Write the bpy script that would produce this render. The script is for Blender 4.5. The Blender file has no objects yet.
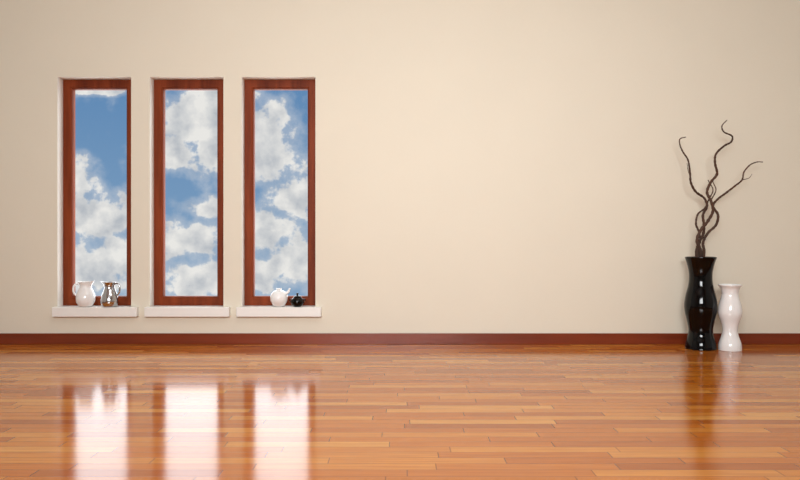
import bpy, bmesh, math, random
from mathutils import Vector, Matrix
random.seed(4)
S=bpy.context.scene
COL=S.collection
S.view_settings.view_transform='Standard'
S.view_settings.look='None'
S.view_settings.exposure=0.0
F=728.0; H=1.0; WY=7.0

def lin(r,g,b):
    f=lambda c:(c/255/12.92) if c/255<=0.04045 else ((c/255+0.055)/1.055)**2.4
    return (f(r),f(g),f(b),1)
def P(px,py,y):   # point of the room seen at this spot of the photo, at depth y
    return Vector(((px-400)*y/F, y, H-(py-240)*y/F))

# ---------------------------------------------------------------- materials
def newmat(name):
    m=bpy.data.materials.new(name); m.use_nodes=True
    nt=m.node_tree
    return m,nt,nt.nodes['Principled BSDF']
def N(nt,t,**kw):
    n=nt.nodes.new(t)
    for k,v in kw.items(): setattr(n,k,v)
    return n
def math_(nt,op,a,b=None,c=None,clamp=False):
    n=nt.nodes.new('ShaderNodeMath'); n.operation=op; n.use_clamp=clamp
    for i,v in enumerate((a,b,c)):
        if v is None: continue
        if isinstance(v,(int,float)): n.inputs[i].default_value=v
        else: nt.links.new(v,n.inputs[i])
    return n.outputs[0]
def mix(nt,f,a,b,bt='MIX'):
    n=nt.nodes.new('ShaderNodeMix'); n.data_type='RGBA'; n.blend_type=bt
    for i,v in ((0,f),(6,a),(7,b)):
        if isinstance(v,(int,float,tuple)): n.inputs[i].default_value=v
        else: nt.links.new(v,n.inputs[i])
    return n.outputs[2]
def noise(nt,vec,scale,detail=2,rough=.5):
    n=nt.nodes.new('ShaderNodeTexNoise'); n.inputs['Scale'].default_value=scale
    n.inputs['Detail'].default_value=detail; n.inputs['Roughness'].default_value=rough
    if vec is not None: nt.links.new(vec,n.inputs['Vector'])
    return n.outputs['Fac']
def objco(nt,scale=(1,1,1)):
    tc=N(nt,'ShaderNodeTexCoord'); mp=N(nt,'ShaderNodeMapping')
    mp.inputs['Scale'].default_value=scale
    nt.links.new(tc.outputs['Object'],mp.inputs['Vector'])
    return mp.outputs['Vector']
def bump(nt,h,b,strength,dist):
    n=N(nt,'ShaderNodeBump'); n.inputs['Strength'].default_value=strength; n.inputs['Distance'].default_value=dist
    nt.links.new(h,n.inputs['Height']); nt.links.new(n.outputs[0],b.inputs['Normal'])

def simple(name,col,rough=.4,metal=0,coat=0,var=.04,spec=.5):
    m,nt,b=newmat(name)
    v=noise(nt,objco(nt),14,3)
    c=mix(nt,v,tuple(x*(1-var) for x in col[:3])+(1,),tuple(min(1,x*(1+var)) for x in col[:3])+(1,))
    nt.links.new(c,b.inputs['Base Color'])
    b.inputs['Roughness'].default_value=rough; b.inputs['Metallic'].default_value=metal
    b.inputs['Coat Weight'].default_value=coat; b.inputs['Specular IOR Level'].default_value=spec
    return m
def plaster(name,col,bs=.15):
    m,nt,b=newmat(name)
    co=objco(nt)
    a=noise(nt,co,1.6,3); f=noise(nt,co,38,5,.6)
    c=mix(nt,a,tuple(x*.975 for x in col[:3])+(1,),tuple(min(1,x*1.02) for x in col[:3])+(1,))
    c=mix(nt,math_(nt,'MULTIPLY',f,.06),c,(.45,.42,.35,1))
    nt.links.new(c,b.inputs['Base Color'])
    b.inputs['Roughness'].default_value=.85; b.inputs['Specular IOR Level'].default_value=.2
    bump(nt,f,b,bs,.004)
    return m
def wood(name,dark,light,scale,rough=.3,coat=.3,spec=.5):
    m,nt,b=newmat(name)
    co=objco(nt,scale)
    g=noise(nt,co,6,5,.6); g2=noise(nt,co,28,3,.6)
    g=math_(nt,'ADD',math_(nt,'MULTIPLY',g,.7),math_(nt,'MULTIPLY',g2,.3))
    g=math_(nt,'MULTIPLY_ADD',g,2.6,-.8,True)
    nt.links.new(mix(nt,g,dark,light),b.inputs['Base Color'])
    b.inputs['Roughness'].default_value=rough; b.inputs['Coat Weight'].default_value=coat
    b.inputs['Coat Roughness'].default_value=.15; b.inputs['Specular IOR Level'].default_value=spec
    return m

M_wall=plaster('cream_plaster',lin(231,224,206))
M_side=plaster('pale_plaster',lin(222,226,225))
M_ceil=plaster('white_plaster',lin(238,240,242))
M_rev=plaster('white_reveal_paint',lin(242,239,232),.05)
M_sill=simple('white_stone_sill',lin(242,241,236),.35,var=.02)
M_mahv=wood('mahogany_vertical',lin(84,32,14),lin(148,68,35),(1,1,.08),.5,0,.12)
M_base=wood('baseboard_wood',lin(102,38,16),lin(140,58,26),(.08,1,1),.3,.12)
M_black=simple('black_glazed_ceramic',lin(5,5,6),.07,spec=.3)
M_white=simple('white_glazed_ceramic',lin(246,246,244),.15,coat=.4,var=.015)
M_silver=simple('polished_silver',lin(198,200,202),.14,metal=1)
M_branch=wood('dry_branch_bark',lin(48,30,20),lin(92,60,40),(1,1,.3),.7,0)

def floor_mat():
    m,nt,b=newmat('glossy_strip_parquet')
    tc=N(nt,'ShaderNodeTexCoord'); sp=N(nt,'ShaderNodeSeparateXYZ')
    nt.links.new(tc.outputs['Object'],sp.inputs[0])
    X,Y=sp.outputs[0],sp.outputs[1]
    W=.088; L=.80
    yr=math_(nt,'DIVIDE',Y,W); row=math_(nt,'FLOOR',yr); fy=math_(nt,'FRACT',yr)
    wn=N(nt,'ShaderNodeTexWhiteNoise',noise_dimensions='1D'); nt.links.new(row,wn.inputs['W'])
    xs=math_(nt,'ADD',math_(nt,'DIVIDE',X,L),math_(nt,'MULTIPLY',wn.outputs['Value'],7.3))
    col=math_(nt,'FLOOR',xs); fx=math_(nt,'FRACT',xs)
    cv=N(nt,'ShaderNodeCombineXYZ'); nt.links.new(row,cv.inputs[0]); nt.links.new(col,cv.inputs[1])
    w2=N(nt,'ShaderNodeTexWhiteNoise',noise_dimensions='2D'); nt.links.new(cv.outputs[0],w2.inputs['Vector'])
    rp=N(nt,'ShaderNodeValToRGB')
    e=rp.color_ramp.elements
    e[0].position=0; e[0].color=lin(170,90,22)
    e[1].position=1; e[1].color=lin(228,162,78)
    for p,c in ((.25,lin(192,108,28)),(.55,lin(205,122,37)),(.8,lin(216,140,54))):
        k=rp.color_ramp.elements.new(p); k.color=c
    nt.links.new(w2.outputs['Value'],rp.inputs[0])
    # grain along the strip, shifted per strip
    gv=N(nt,'ShaderNodeCombineXYZ')
    nt.links.new(math_(nt,'ADD',math_(nt,'MULTIPLY',X,1.3),math_(nt,'MULTIPLY',w2.outputs['Value'],40)),gv.inputs[0])
    nt.links.new(math_(nt,'MULTIPLY',Y,24),gv.inputs[1])
    nt.links.new(math_(nt,'MULTIPLY',w2.outputs['Value'],90),gv.inputs[2])
    g=noise(nt,gv.outputs[0],2.2,5,.6)
    g=math_(nt,'MULTIPLY_ADD',g,2.4,-.65,True)
    c=mix(nt,math_(nt,'MULTIPLY',g,.48),rp.outputs[0],lin(148,70,16))
    # joints
    ey=math_(nt,'MINIMUM',fy,math_(nt,'SUBTRACT',1,fy)); ex=math_(nt,'MINIMUM',fx,math_(nt,'SUBTRACT',1,fx))
    jy=math_(nt,'LESS_THAN',ey,.02); jx=math_(nt,'LESS_THAN',ex,.003)
    j=math_(nt,'MAXIMUM',jy,jx)
    c=mix(nt,math_(nt,'MULTIPLY',j,.7),c,lin(88,40,10))
    nt.links.new(c,b.inputs['Base Color'])
    b.inputs['Roughness'].default_value=.125
    b.inputs['IOR'].default_value=1.46
    b.inputs['Specular IOR Level'].default_value=.5
    h=math_(nt,'SUBTRACT',math_(nt,'MULTIPLY',w2.outputs['Value'],.15),j)
    bump(nt,h,b,.12,.002)
    return m
M_floor=floor_mat()

def glass_mat():
    m,nt,b=newmat('window_glass')
    nt.nodes.remove(b)
    t=N(nt,'ShaderNodeBsdfTransparent'); g=N(nt,'ShaderNodeBsdfGlossy'); g.inputs['Roughness'].default_value=.02
    fr=N(nt,'ShaderNodeFresnel'); fr.inputs[0].default_value=1.06
    x=N(nt,'ShaderNodeMixShader')
    nt.links.new(fr.outputs[0],x.inputs[0]); nt.links.new(t.outputs[0],x.inputs[1]); nt.links.new(g.outputs[0],x.inputs[2])
    nt.links.new(x.outputs[0],nt.nodes['Material Output'].inputs[0])
    return m
M_glass=glass_mat()

# ---------------------------------------------------------------- world: blue sky with cumulus
def world():
    w=bpy.data.worlds.new('sky'); S.world=w; w.use_nodes=True
    nt=w.node_tree; bg=nt.nodes['Background']
    tc=N(nt,'ShaderNodeTexCoord'); sp=N(nt,'ShaderNodeSeparateXYZ'); nt.links.new(tc.outputs['Generated'],sp.inputs[0])
    y=math_(nt,'MAXIMUM',math_(nt,'ABSOLUTE',sp.outputs[1]),.05)
    u=math_(nt,'MULTIPLY',math_(nt,'DIVIDE',sp.outputs[0],y),F/100)
    v=math_(nt,'MULTIPLY',math_(nt,'DIVIDE',sp.outputs[2],y),F/100)
    cb=N(nt,'ShaderNodeCombineXYZ'); nt.links.new(u,cb.inputs[0]); nt.links.new(v,cb.inputs[1]); p=cb.outputs[0]
    def dist(cx,cy,rx,ry):
        s=N(nt,'ShaderNodeVectorMath',operation='SUBTRACT'); nt.links.new(p,s.inputs[0]); s.inputs[1].default_value=((cx-400)/100,(240-cy)/100,0)
        d=N(nt,'ShaderNodeVectorMath',operation='MULTIPLY'); nt.links.new(s.outputs[0],d.inputs[0]); d.inputs[1].default_value=(100/rx,100/ry,0)
        l=N(nt,'ShaderNodeVectorMath',operation='LENGTH'); nt.links.new(d.outputs[0],l.inputs[0])
        return l.outputs['Value']
    blobs=[(76,178,19,22),(104,216,38,22),(92,268,60,27),(66,205,18,18),(122,250,22,18),
           (194,122,42,36),(212,148,28,30),(176,148,22,20),(206,208,17,11),(188,240,38,19),(197,282,44,20),
           (262,130,32,30),(268,160,32,24),(296,198,30,22),(264,230,34,22),(294,260,34,26),(262,274,28,18),
           (100,90,40,5),(215,93,26,7)]
    acc=None
    for q in blobs:
        val=math_(nt,'SUBTRACT',1.0,dist(*q))
        acc=val if acc is None else math_(nt,'SMOOTH_MAX',acc,val,.18)
    n1=noise(nt,p,4.6,9,.55)
    # scattered clouds over the rest of the sky
    rest=N(nt,'ShaderNodeMapRange'); nt.links.new(dist(188,195,150,150),rest.inputs[0])
    rest.inputs[1].default_value=1.0; rest.inputs[2].default_value=1.5; rest.inputs[3].default_value=-1.3; rest.inputs[4].default_value=0.0
    big=math_(nt,'MULTIPLY_ADD',noise(nt,p,1.1,3,.5),3.2,-1.75)
    acc=math_(nt,'MAXIMUM',acc,math_(nt,'ADD',big,rest.outputs[0]))
    dens=math_(nt,'ADD',math_(nt,'MAXIMUM',acc,-.7),math_(nt,'MULTIPLY_ADD',n1,2.4,-1.16))
    mr=N(nt,'ShaderNodeMapRange',interpolation_type='SMOOTHSTEP'); nt.links.new(dens,mr.inputs[0])
    mr.inputs[1].default_value=-.04; mr.inputs[2].default_value=.34
    cl=mr.outputs[0]
    # thin haze round the clouds
    mr2=N(nt,'ShaderNodeMapRange',interpolation_type='SMOOTHSTEP'); nt.links.new(dens,mr2.inputs[0])
    mr2.inputs[1].default_value=-.6; mr2.inputs[2].default_value=.3
    cl=math_(nt,'MAXIMUM',cl,math_(nt,'MULTIPLY',mr2.outputs[0],.38))
    # self shading of the clouds
    n2=noise(nt,p,4.2,5,.5)
    thick=math_(nt,'MULTIPLY',dens,.3)
    sh=math_(nt,'ADD',math_(nt,'MULTIPLY_ADD',n2,2.6,-.78),math_(nt,'SUBTRACT',.3,thick),None,True)
    ccol=mix(nt,sh,lin(172,178,186),lin(236,234,229))
    hz=math_(nt,'MULTIPLY_ADD',v,.35,.42,True)
    blue=mix(nt,hz,lin(138,168,196),lin(94,136,180))
    nt.links.new(mix(nt,math_(nt,'MULTIPLY',cl,.96),blue,ccol),bg.inputs[0])
    bg.inputs[1].default_value=1.0
world()

# ---------------------------------------------------------------- mesh helpers
def mkobj(name,verts,faces,mats,parent=None,smooth=False,midx=None,loc=None):
    me=bpy.data.meshes.new(name); me.from_pydata([tuple(v) for v in verts],[],faces)
    for m in (mats if isinstance(mats,list) else [mats]): me.materials.append(m)
    if midx:
        for p_,i in zip(me.polygons,midx): p_.material_index=i
    bm=bmesh.new(); bm.from_mesh(me); bmesh.ops.recalc_face_normals(bm,faces=bm.faces); bm.to_mesh(me); bm.free()
    if smooth:
        for p_ in me.polygons: p_.use_smooth=True
    o=bpy.data.objects.new(name,me); COL.objects.link(o)
    if parent: o.parent=parent
    if loc is not None: o.location=loc
    return o
def box(name,a,b,mat,parent=None,bev=0):
    (x0,y0,z0),(x1,y1,z1)=a,b
    v=[(x,y,z) for x in (x0,x1) for y in (y0,y1) for z in (z0,z1)]
    f=[(0,1,3,2),(4,6,7,5),(0,4,5,1),(2,3,7,6),(0,2,6,4),(1,5,7,3)]
    o=mkobj(name,v,f,mat,parent)
    if bev:
        m=o.modifiers.new('bevel','BEVEL'); m.width=bev; m.segments=3
    return o
def structure(o): o['kind']='structure'; return o
def empty(name,loc):
    e=bpy.data.objects.new(name,None); e.empty_display_size=.05; e.location=loc; COL.objects.link(e); return e
def tag(o,label,cat,group=None):
    o['label']=label; o['category']=cat
    if group: o['group']=group
def catmull(pts,n):
    pts=[Vector(p) for p in pts]
    q=[pts[0]*2-pts[1]]+pts+[pts[-1]*2-pts[-2]]
    out=[]
    for i in range(1,len(q)-2):
        for k in range(n):
            t=k/n; a,b,c,d=q[i-1],q[i],q[i+1],q[i+2]
            out.append(.5*((2*b)+(c-a)*t+(2*a-5*b+4*c-d)*t*t+(3*b-3*c+d-a)*t**3))
    out.append(pts[-1]); return out
def lathe(name,prof,mat,parent=None,seg=64,res=6,inner=None,deform=None,loc=None):
    """prof: (r,z) from base centre outwards & up to the rim; inner: (r,z) from rim down to the inside bottom"""
    o_=[(max(p.x,0),p.y) for p in catmull([(r,z) for r,z in prof],res)]
    if inner: o_+=[(max(p.x,0),p.y) for p in catmull([(r,z) for r,z in inner],res)]
    verts=[];faces=[]
    rings=[]
    for r,z in o_:
        if r<1e-4: rings.append([len(verts)]); verts.append((0,0,z)); continue
        ring=[]
        for k in range(seg):
            a=2*math.pi*k/seg; v=Vector((r*math.cos(a),r*math.sin(a),z))
            if deform: v=deform(v,a)
            ring.append(len(verts)); verts.append(tuple(v))
        rings.append(ring)
    for A,B in zip(rings,rings[1:]):
        if len(A)==1 and len(B)==1: continue
        for k in range(seg):
            k2=(k+1)%seg
            if len(A)==1: faces.append((A[0],B[k2],B[k]))
            elif len(B)==1: faces.append((A[k],A[k2],B[0]))
            else: faces.append((A[k],A[k2],B[k2],B[k]))
    return mkobj(name,verts,faces,mat,parent,True,loc=loc)
def tube_data(pts,radii,seg=10,sub=8,wob=0):
    c=catmull(pts,sub); n=len(c); verts=[];faces=[]
    nr=len(radii)-1
    T=(c[1]-c[0]).normalized(); nrm=T.orthogonal().normalized()
    for i,p in enumerate(c):
        T=(c[min(i+1,n-1)]-c[max(i-1,0)]).normalized()
        nrm=(nrm-T*nrm.dot(T)).normalized(); bn=T.cross(nrm)
        s=i/(n-1)*nr; k=min(int(s),nr-1); r=radii[k]*(1-(s-k))+radii[k+1]*(s-k)
        if wob: r*=1+wob*math.sin(i*1.7)+wob*random.uniform(-.7,.7)
        for j in range(seg):
            a=2*math.pi*j/seg; verts.append(p+(nrm*math.cos(a)+bn*math.sin(a))*r)
    for i in range(n-1):
        for j in range(seg):
            j2=(j+1)%seg; faces.append((i*seg+j,i*seg+j2,(i+1)*seg+j2,(i+1)*seg+j))
    faces.append(tuple(range(seg))[::-1]); faces.append(tuple((n-1)*seg+j for j in range(seg)))
    return verts,faces
def join(datas):
    V=[];Fc=[]
    for v,f in datas:
        o=len(V); V+=list(v); Fc+=[tuple(i+o for i in q) for q in f]
    return V,Fc

# ---------------------------------------------------------------- room
XL,XR,YF,ZC,TH=-4.7,4.7,-2.6,3.9,.3
ZS=1-67.3*6.93/F      # top of the sills
ZSB=1-77*6.93/F       # underside of the sills
ZT=1+163/104
openings=[]
for cx in (94.3,186.6,278.6):
    x0=(cx-36.8-400)/104; x1=(cx+36.8-400)/104
    openings.append((x0,x1))
def back_wall():
    xs=sorted([XL-.2,XR+.2]+[x for o in openings for x in o]); zs=[0,ZSB,ZT,ZC]
    V=[];Fa=[];MI=[]
    def quad(a,b,c,d,m=0):
        i=len(V); V.extend([a,b,c,d]); Fa.append((i,i+1,i+2,i+3)); MI.append(m)
    def hole(i,j): return j==1 and any(abs(xs[i]-o[0])<1e-6 for o in openings)
    for i in range(len(xs)-1):
        for j in range(3):
            if hole(i,j): continue
            for y in (WY,WY+TH):
                quad((xs[i],y,zs[j]),(xs[i+1],y,zs[j]),(xs[i+1],y,zs[j+1]),(xs[i],y,zs[j+1]))
    for x0,x1 in openings:
        a,b=WY,WY+TH
        quad((x0,a,ZSB),(x0,b,ZSB),(x0,b,ZT),(x0,a,ZT),1); quad((x1,a,ZSB),(x1,b,ZSB),(x1,b,ZT),(x1,a,ZT),1)
        quad((x0,a,ZT),(x0,b,ZT),(x1,b,ZT),(x1,a,ZT),1); quad((x0,a,ZSB),(x0,b,ZSB),(x1,b,ZSB),(x1,a,ZSB),1)
    X0,X1=xs[0],xs[-1]
    for z in (0,ZC): quad((X0,WY,z),(X1,WY,z),(X1,WY+TH,z),(X0,WY+TH,z))
    for x in (X0,X1): quad((x,WY,0),(x,WY+TH,0),(x,WY+TH,ZC),(x,WY,ZC))
    me=bpy.data.meshes.new('wall_back'); me.from_pydata(V,[],Fa)
    me.materials.append(M_wall); me.materials.append(M_rev)
    for p_,i in zip(me.polygons,MI): p_.material_index=i
    bm=bmesh.new(); bm.from_mesh(me); bmesh.ops.remove_doubles(bm,verts=bm.verts,dist=1e-5)
    bmesh.ops.recalc_face_normals(bm,faces=bm.faces); bm.to_mesh(me); bm.free()
    o=bpy.data.objects.new('wall_back',me); COL.objects.link(o); structure(o)
back_wall()
structure(box('wall_left',(XL-.2,YF,0),(XL,WY,ZC),M_side))
structure(box('wall_right',(XR,YF,0),(XR+.2,WY,ZC),M_side))
structure(box('wall_front',(XL-.2,YF-.2,0),(XR+.2,YF,ZC),M_side))
structure(box('ceiling',(XL-.2,YF-.2,ZC),(XR+.2,WY+TH,ZC+.15),M_ceil))
structure(box('floor',(XL-.2,YF-.2,-.15),(XR+.2,WY+TH,0),M_floor))
def baseboard(name,a,b):
    structure(box(name,a,b,M_base,bev=.004))
BT=.104
baseboard('baseboard_back',(XL,WY-.018,0),(XR,WY,BT))
baseboard('baseboard_left',(XL,YF,0),(XL+.018,WY-.018,BT))
baseboard('baseboard_right',(XR-.018,YF,0),(XR,WY-.018,BT))

# ---------------------------------------------------------------- windows
def rect_ring(x0,x1,z0,z1,prof):
    V=[];Fa=[];n=len(prof)
    for ins,y in prof:
        V+= [(x0+ins,y,z0+ins),(x1-ins,y,z0+ins),(x1-ins,y,z1-ins),(x0+ins,y,z1-ins)]
    for i in range(n):
        A=i*4;B=((i+1)%n)*4
        for k in range(4):
            k2=(k+1)%4; Fa.append((A+k,A+k2,B+k2,B+k))
    return V,Fa
for n_,((x0,x1),cpx) in enumerate(zip(openings,(94,186.5,278.5)),1):
    w=empty('window_%d'%n_,((x0+x1)/2,WY,ZS)); structure(w)
    w['label']='tall narrow mahogany framed window with a white sill'
    ox=(x0+x1)/2
    a,b=x0-ox+.001,x1-ox-.001
    d=.11
    prof=[(0,d+.07),(0,d+.004),(.004,d),(.074,d),(.079,d+.004),(.081,d+.010),(.088,d+.013),(.091,d+.035),(.091,d+.07)]
    V,Fa=rect_ring(a,b,0.0,ZT-ZS-.001,prof)
    mkobj('frame',V,Fa,M_mahv,w)
    g=.086
    box('glass_pane',(a+g,d+.035,g),(b-g,d+.041,ZT-ZS-g),M_glass,w)
    # sill: tee-shaped slab, nose projecting into the room
    sc=(cpx-400)*6.93/F-ox; hw=.404; 
    out=[(sc-hw,-.07),(sc+hw,-.07),(sc+hw,-.0005),(b,-.0005),(b,TH),(a,TH),(a,-.0005),(sc-hw,-.0005)]
    t=ZSB-ZS+.0005
    V=[(x,y,0) for x,y in out]+[(x,y,t) for x,y in out]
    k=len(out)
    Fa=[tuple(range(k)),tuple(range(2*k-1,k-1,-1))]+[(i,(i+1)%k,(i+1)%k+k,i+k) for i in range(k)]
    s=mkobj('sill',V,Fa,M_sill,w)
    m=s.modifiers.new('bevel','BEVEL'); m.width=.006; m.segments=3; m.limit_method='ANGLE'
    s['label']='white stone window sill'
    # daylight entering through the window
    L=bpy.data.lights.new('daylight','AREA'); L.shape='RECTANGLE'; L.size=(x1-x0)-.18; L.size_y=ZT-ZS-.18
    L.energy=9.0; L.color=(1,.99,.96)
    lo=bpy.data.objects.new('daylight',L); COL.objects.link(lo)
    lo.location=(ox,WY+TH-.1,(ZT+ZS)/2); lo.rotation_euler=(math.radians(-90),0,0)

# ---------------------------------------------------------------- tall vases
def px_prof(rows,y,bot):
    top=rows[-1][1]; ztop=H-(top-240)*y/F
    return [(hw*y/F, (bot-py)/(bot-top)*ztop) for hw,py in rows]
yb=6.7
rows=[(14.2,350),(14.8,348.5),(14.0,343),(12.0,336),(11.6,330),(13.0,322),(15.2,312),(15.6,305),(14.2,296),(12.0,287),(11.0,279),(11.4,271),(13.2,263),(14.8,258.2),(14.9,257)]
pr=px_prof(rows,yb,350)
outer=[(0,0),(.06,0)]+pr
inn=[(r-.013,z) for r,z in reversed(pr[1:])]
inn[0]=(pr[-1][0]-.008,pr[-1][1]+.002)
inn=[(r,max(z,.02)) for r,z in inn]+[(.07,.018),(0,.018)]
v=empty('vase',(P(700.7,350,yb).x,yb,0))
lathe('vase_body',outer,M_black,v,inner=inn)
tag(v,'tall glossy black ceramic vase holding dry twisted branches','vase')
yw=6.6
rows=[(10.4,351),(11.0,349.5),(10.6,344),(8.0,336),(7.2,330),(8.4,323),(10.8,316),(11.3,311),(10.2,304),(8.3,297),(7.9,293),(9.0,288.5),(11.1,285.6),(11.3,284.6)]
pr=px_prof(rows,yw,351)
outer=[(0,0),(.05,0)]+pr
inn=[(r-.01,z) for r,z in reversed(pr[1:])]
inn[0]=(pr[-1][0]-.006,pr[-1][1]+.002)
inn=[(r,max(z,.02)) for r,z in inn]+[(.045,.016),(0,.016)]
v2=empty('vase',(P(730,351,yw).x,yw,0))
lathe('vase_body',outer,M_white,v2,inner=inn)
tag(v2,'slim white ceramic vase standing empty beside the black vase','vase')

# ---------------------------------------------------------------- twisted branches
def branch(mainpts,radii,twigs=(),dy=0.0,amp=.03,label=''):
    def to3(pts,y0,ph,grow=True):
        out=[]
        for i,(px,py) in enumerate(pts):
            y=yb+y0+(math.sin(i*1.15+ph)*amp*min(1,max(0,(257-py)/60)) )
            out.append(P(px,py,y))
        return out
    m=to3(mainpts,dy,dy*40)
    root=m[0]
    inner=[Vector((v.location.x+(root.x-v.location.x)*-.6,yb-dy,.14)),Vector((v.location.x+(root.x-v.location.x)*.1,yb,.5))]
    datas=[tube_data(inner+m,radii,9,9,.10)]
    for tp,tr in twigs:
        datas.append(tube_data(to3(tp,dy,dy*40+.5),tr,7,7,.08))
    V,Fa=join(datas)
    base=Vector(inner[0])
    o=mkobj('branch',[Vector(a)-base for a in V],Fa,M_branch,None,True,loc=base)
    tag(o,label,'branch','dry branches in the black vase')
branch([(698,254),(698,244),(703,235),(704,225),(703,215),(707,206),(704,198),(696,192),(691,183),(690,172),(688,160),(683,152),(680,145),(680,139),(686,137)],
       [.013,.013,.013,.012,.011,.010,.008,.006,.004],[([(690,176),(688,170),(687,163)],[.004,.003,.002])],.02,.035,
       'dry curly brown branch bending away with a hooked tip')
branch([(701,254),(697,241),(701,230),(708,221),(713,211),(711,201),(707,192),(711,182),(717,174),(715,163),(716,154),(724,146),(731,142),(732,136),(724,132),(722,126),(727,120)],
       [.014,.014,.014,.013,.012,.010,.009,.007,.004],[([(711,200),(716,190),(713,181),(717,172)],[.006,.005,.004,.003])],-.02,.03,
       'tallest dry curly brown branch with a zigzag tip')
branch([(704,254),(703,243),(708,233),(716,225),(718,215),(713,206),(718,199),(726,193),(735,186),(742,180),(744,172),(750,165),(757,162),(763,162)],
       [.013,.013,.012,.012,.010,.009,.007,.006,.004],[([(742,180),(749,178),(752,174)],[.004,.003,.002])],.0,.04,
       'dry curly brown branch arching out to the side')
branch([(696,254),(700,242),(699,232),(696,224),(698,214),(705,208),(709,199),(713,190),(708,180)],
       [.010,.010,.010,.009,.008,.006,.004],[],.035,.03,
       'short thin dry curly brown branch')

# ---------------------------------------------------------------- small pots on the sills
def spout(ang,amt,z0,z1,wid=.5,lift=.0):
    def f(v,a):
        t=max(0,min(1,(v.z-z0)/(z1-z0))); t=t*t
        d=(a-ang+math.pi)%(2*math.pi)-math.pi
        g=math.exp(-(d/wid)**2)*t
        r=Vector((math.cos(ang),math.sin(ang),0))
        v=v+r*(amt*g); v.z+=lift*g; return v
    return f
ys=6.985
def jug(px,prof,mat,h,spang,hang,label,hcurve,wall=.006,sp=.03):
    x=P(px,307,ys).x
    e=empty('jug',(x,ys,ZS))
    outer=[(0,0),(prof[0][0]*.7,0)]+prof
    inn=[(r-wall,z) for r,z in reversed(prof[1:])]
    inn[0]=(prof[-1][0]-wall*.6,prof[-1][1]+.001)
    inn=inn+[(prof[0][0]*.6,.012),(0,.012)]
    lathe('jug_body',outer,mat,e,inner=inn,deform=spout(spang,sp,h*.72,h,.55,.012))
    R=Matrix.Rotation(hang,3,'Z')
    pts=[R@Vector((a,0,b)) for a,b in hcurve]
    V,Fa=tube_data(pts,[.007,.009,.008,.009,.007],12,8)
    mkobj('handle',V,Fa,mat,e,True)
    tag(e,label,'jug')
h=.245
jug(85.6,[(.050,.004),(.062,.012),(.082,.045),(.088,.080),(.082,.120),(.066,.160),(.054,.190),(.056,.215),(.066,.236),(.069,.240)],M_white,h,-.25,math.pi*1.08,
    'white ceramic jug with a handle standing beside a silver jug',[(.057,.215),(.085,.222),(.108,.190),(.106,.140),(.081,.105)])
jug(109.5,[(.058,.004),(.070,.010),(.080,.040),(.080,.070),(.070,.115),(.055,.155),(.047,.185),(.048,.210),(.056,.232),(.058,.236)],M_silver,h,math.pi*1.1,-.15,
    'polished silver metal jug on the sill beside a white jug',[(.050,.215),(.080,.226),(.103,.195),(.100,.140),(.070,.100)])
# white ball pot
x=P(279,307,ys).x
e=empty('pot',(x,ys,ZS))
R_=.084
pf=[(.034,.002),(.050,.010)]+[(R_*math.cos(a),.082+R_*math.sin(a)) for a in [math.radians(t) for t in (-42,-20,0,20,42,60)]]+[(.026,.160),(.024,.168),(.030,.176)]
inn=[(.026,.177),(.018,.165),(.034,.150),(.07,.11),(.07,.06),(.03,.012),(0,.012)]
lathe('pot_body',[(0,0),(.02,0)]+pf,M_white,e,inner=inn)
V,Fa=tube_data([(.060,0,.125),(.085,0,.140),(.100,0,.165),(.106,0,.178)],[.018,.013,.009,.009],14,8)
mkobj('spout',V,Fa,M_white,e,True)
tag(e,'small round white ceramic pot with a short spout','pot')
x=P(297.5,307,ys).x
e=empty('pot',(x,ys-.01,ZS))
pf=[(.028,.002),(.040,.008),(.058,.030),(.063,.050),(.056,.072),(.040,.088),(.034,.092)]
lathe('pot_body',[(0,0),(.018,0)]+pf+[(0.01,.093),(0,.093)],M_black,e,seg=48)
lathe('lid',[(0,.0935),(.036,.0935),(.038,.096),(.030,.104),(.012,.110),(.007,.114),(.011,.121),(.012,.127),(.007,.133),(0,.134)],M_black,e,seg=40)
for a0 in (0,math.pi):
    R=Matrix.Rotation(a0,3,'Z')
    V,Fa=tube_data([R@Vector(q) for q in ((.054,0,.070),(.070,0,.074),(.074,0,.060),(.061,0,.048))],[.005,.005,.005,.005],10,8)
    mkobj('handle',V,Fa,M_black,e,True)
tag(e,'tiny black ceramic lidded pot on the sill beside a white pot','pot')

# ---------------------------------------------------------------- added interior fill lights
def area(name,loc,target,sx,sy,en,col,spread=180):
    L=bpy.data.lights.new(name,'AREA'); L.shape='RECTANGLE'; L.size=sx; L.size_y=sy; L.energy=en; L.color=col
    L.spread=math.radians(spread)
    o=bpy.data.objects.new(name,L); COL.objects.link(o); o.location=loc
    o.rotation_euler=(Vector(target)-Vector(loc)).to_track_quat('-Z','Y').to_euler()
area('room_fill',(-.3,-2.0,2.6),(.3,7,1.7),3.4,1.4,142,(.96,.985,1),95)  # unseen soft fill added behind the camera to light the back wall
area('overhead_fill',(.5,3.6,3.85),(.5,3.9,0),3.4,2.6,80,(.96,.985,1))  # unseen overhead fill added to brighten the room, not a fixture

cam=bpy.data.cameras.new('camera'); cam.sensor_width=36; cam.lens=36*F/800
co=bpy.data.objects.new('camera',cam); COL.objects.link(co)
co.location=(0,0,H); co.rotation_euler=(math.radians(90),0,0)
S.camera=co
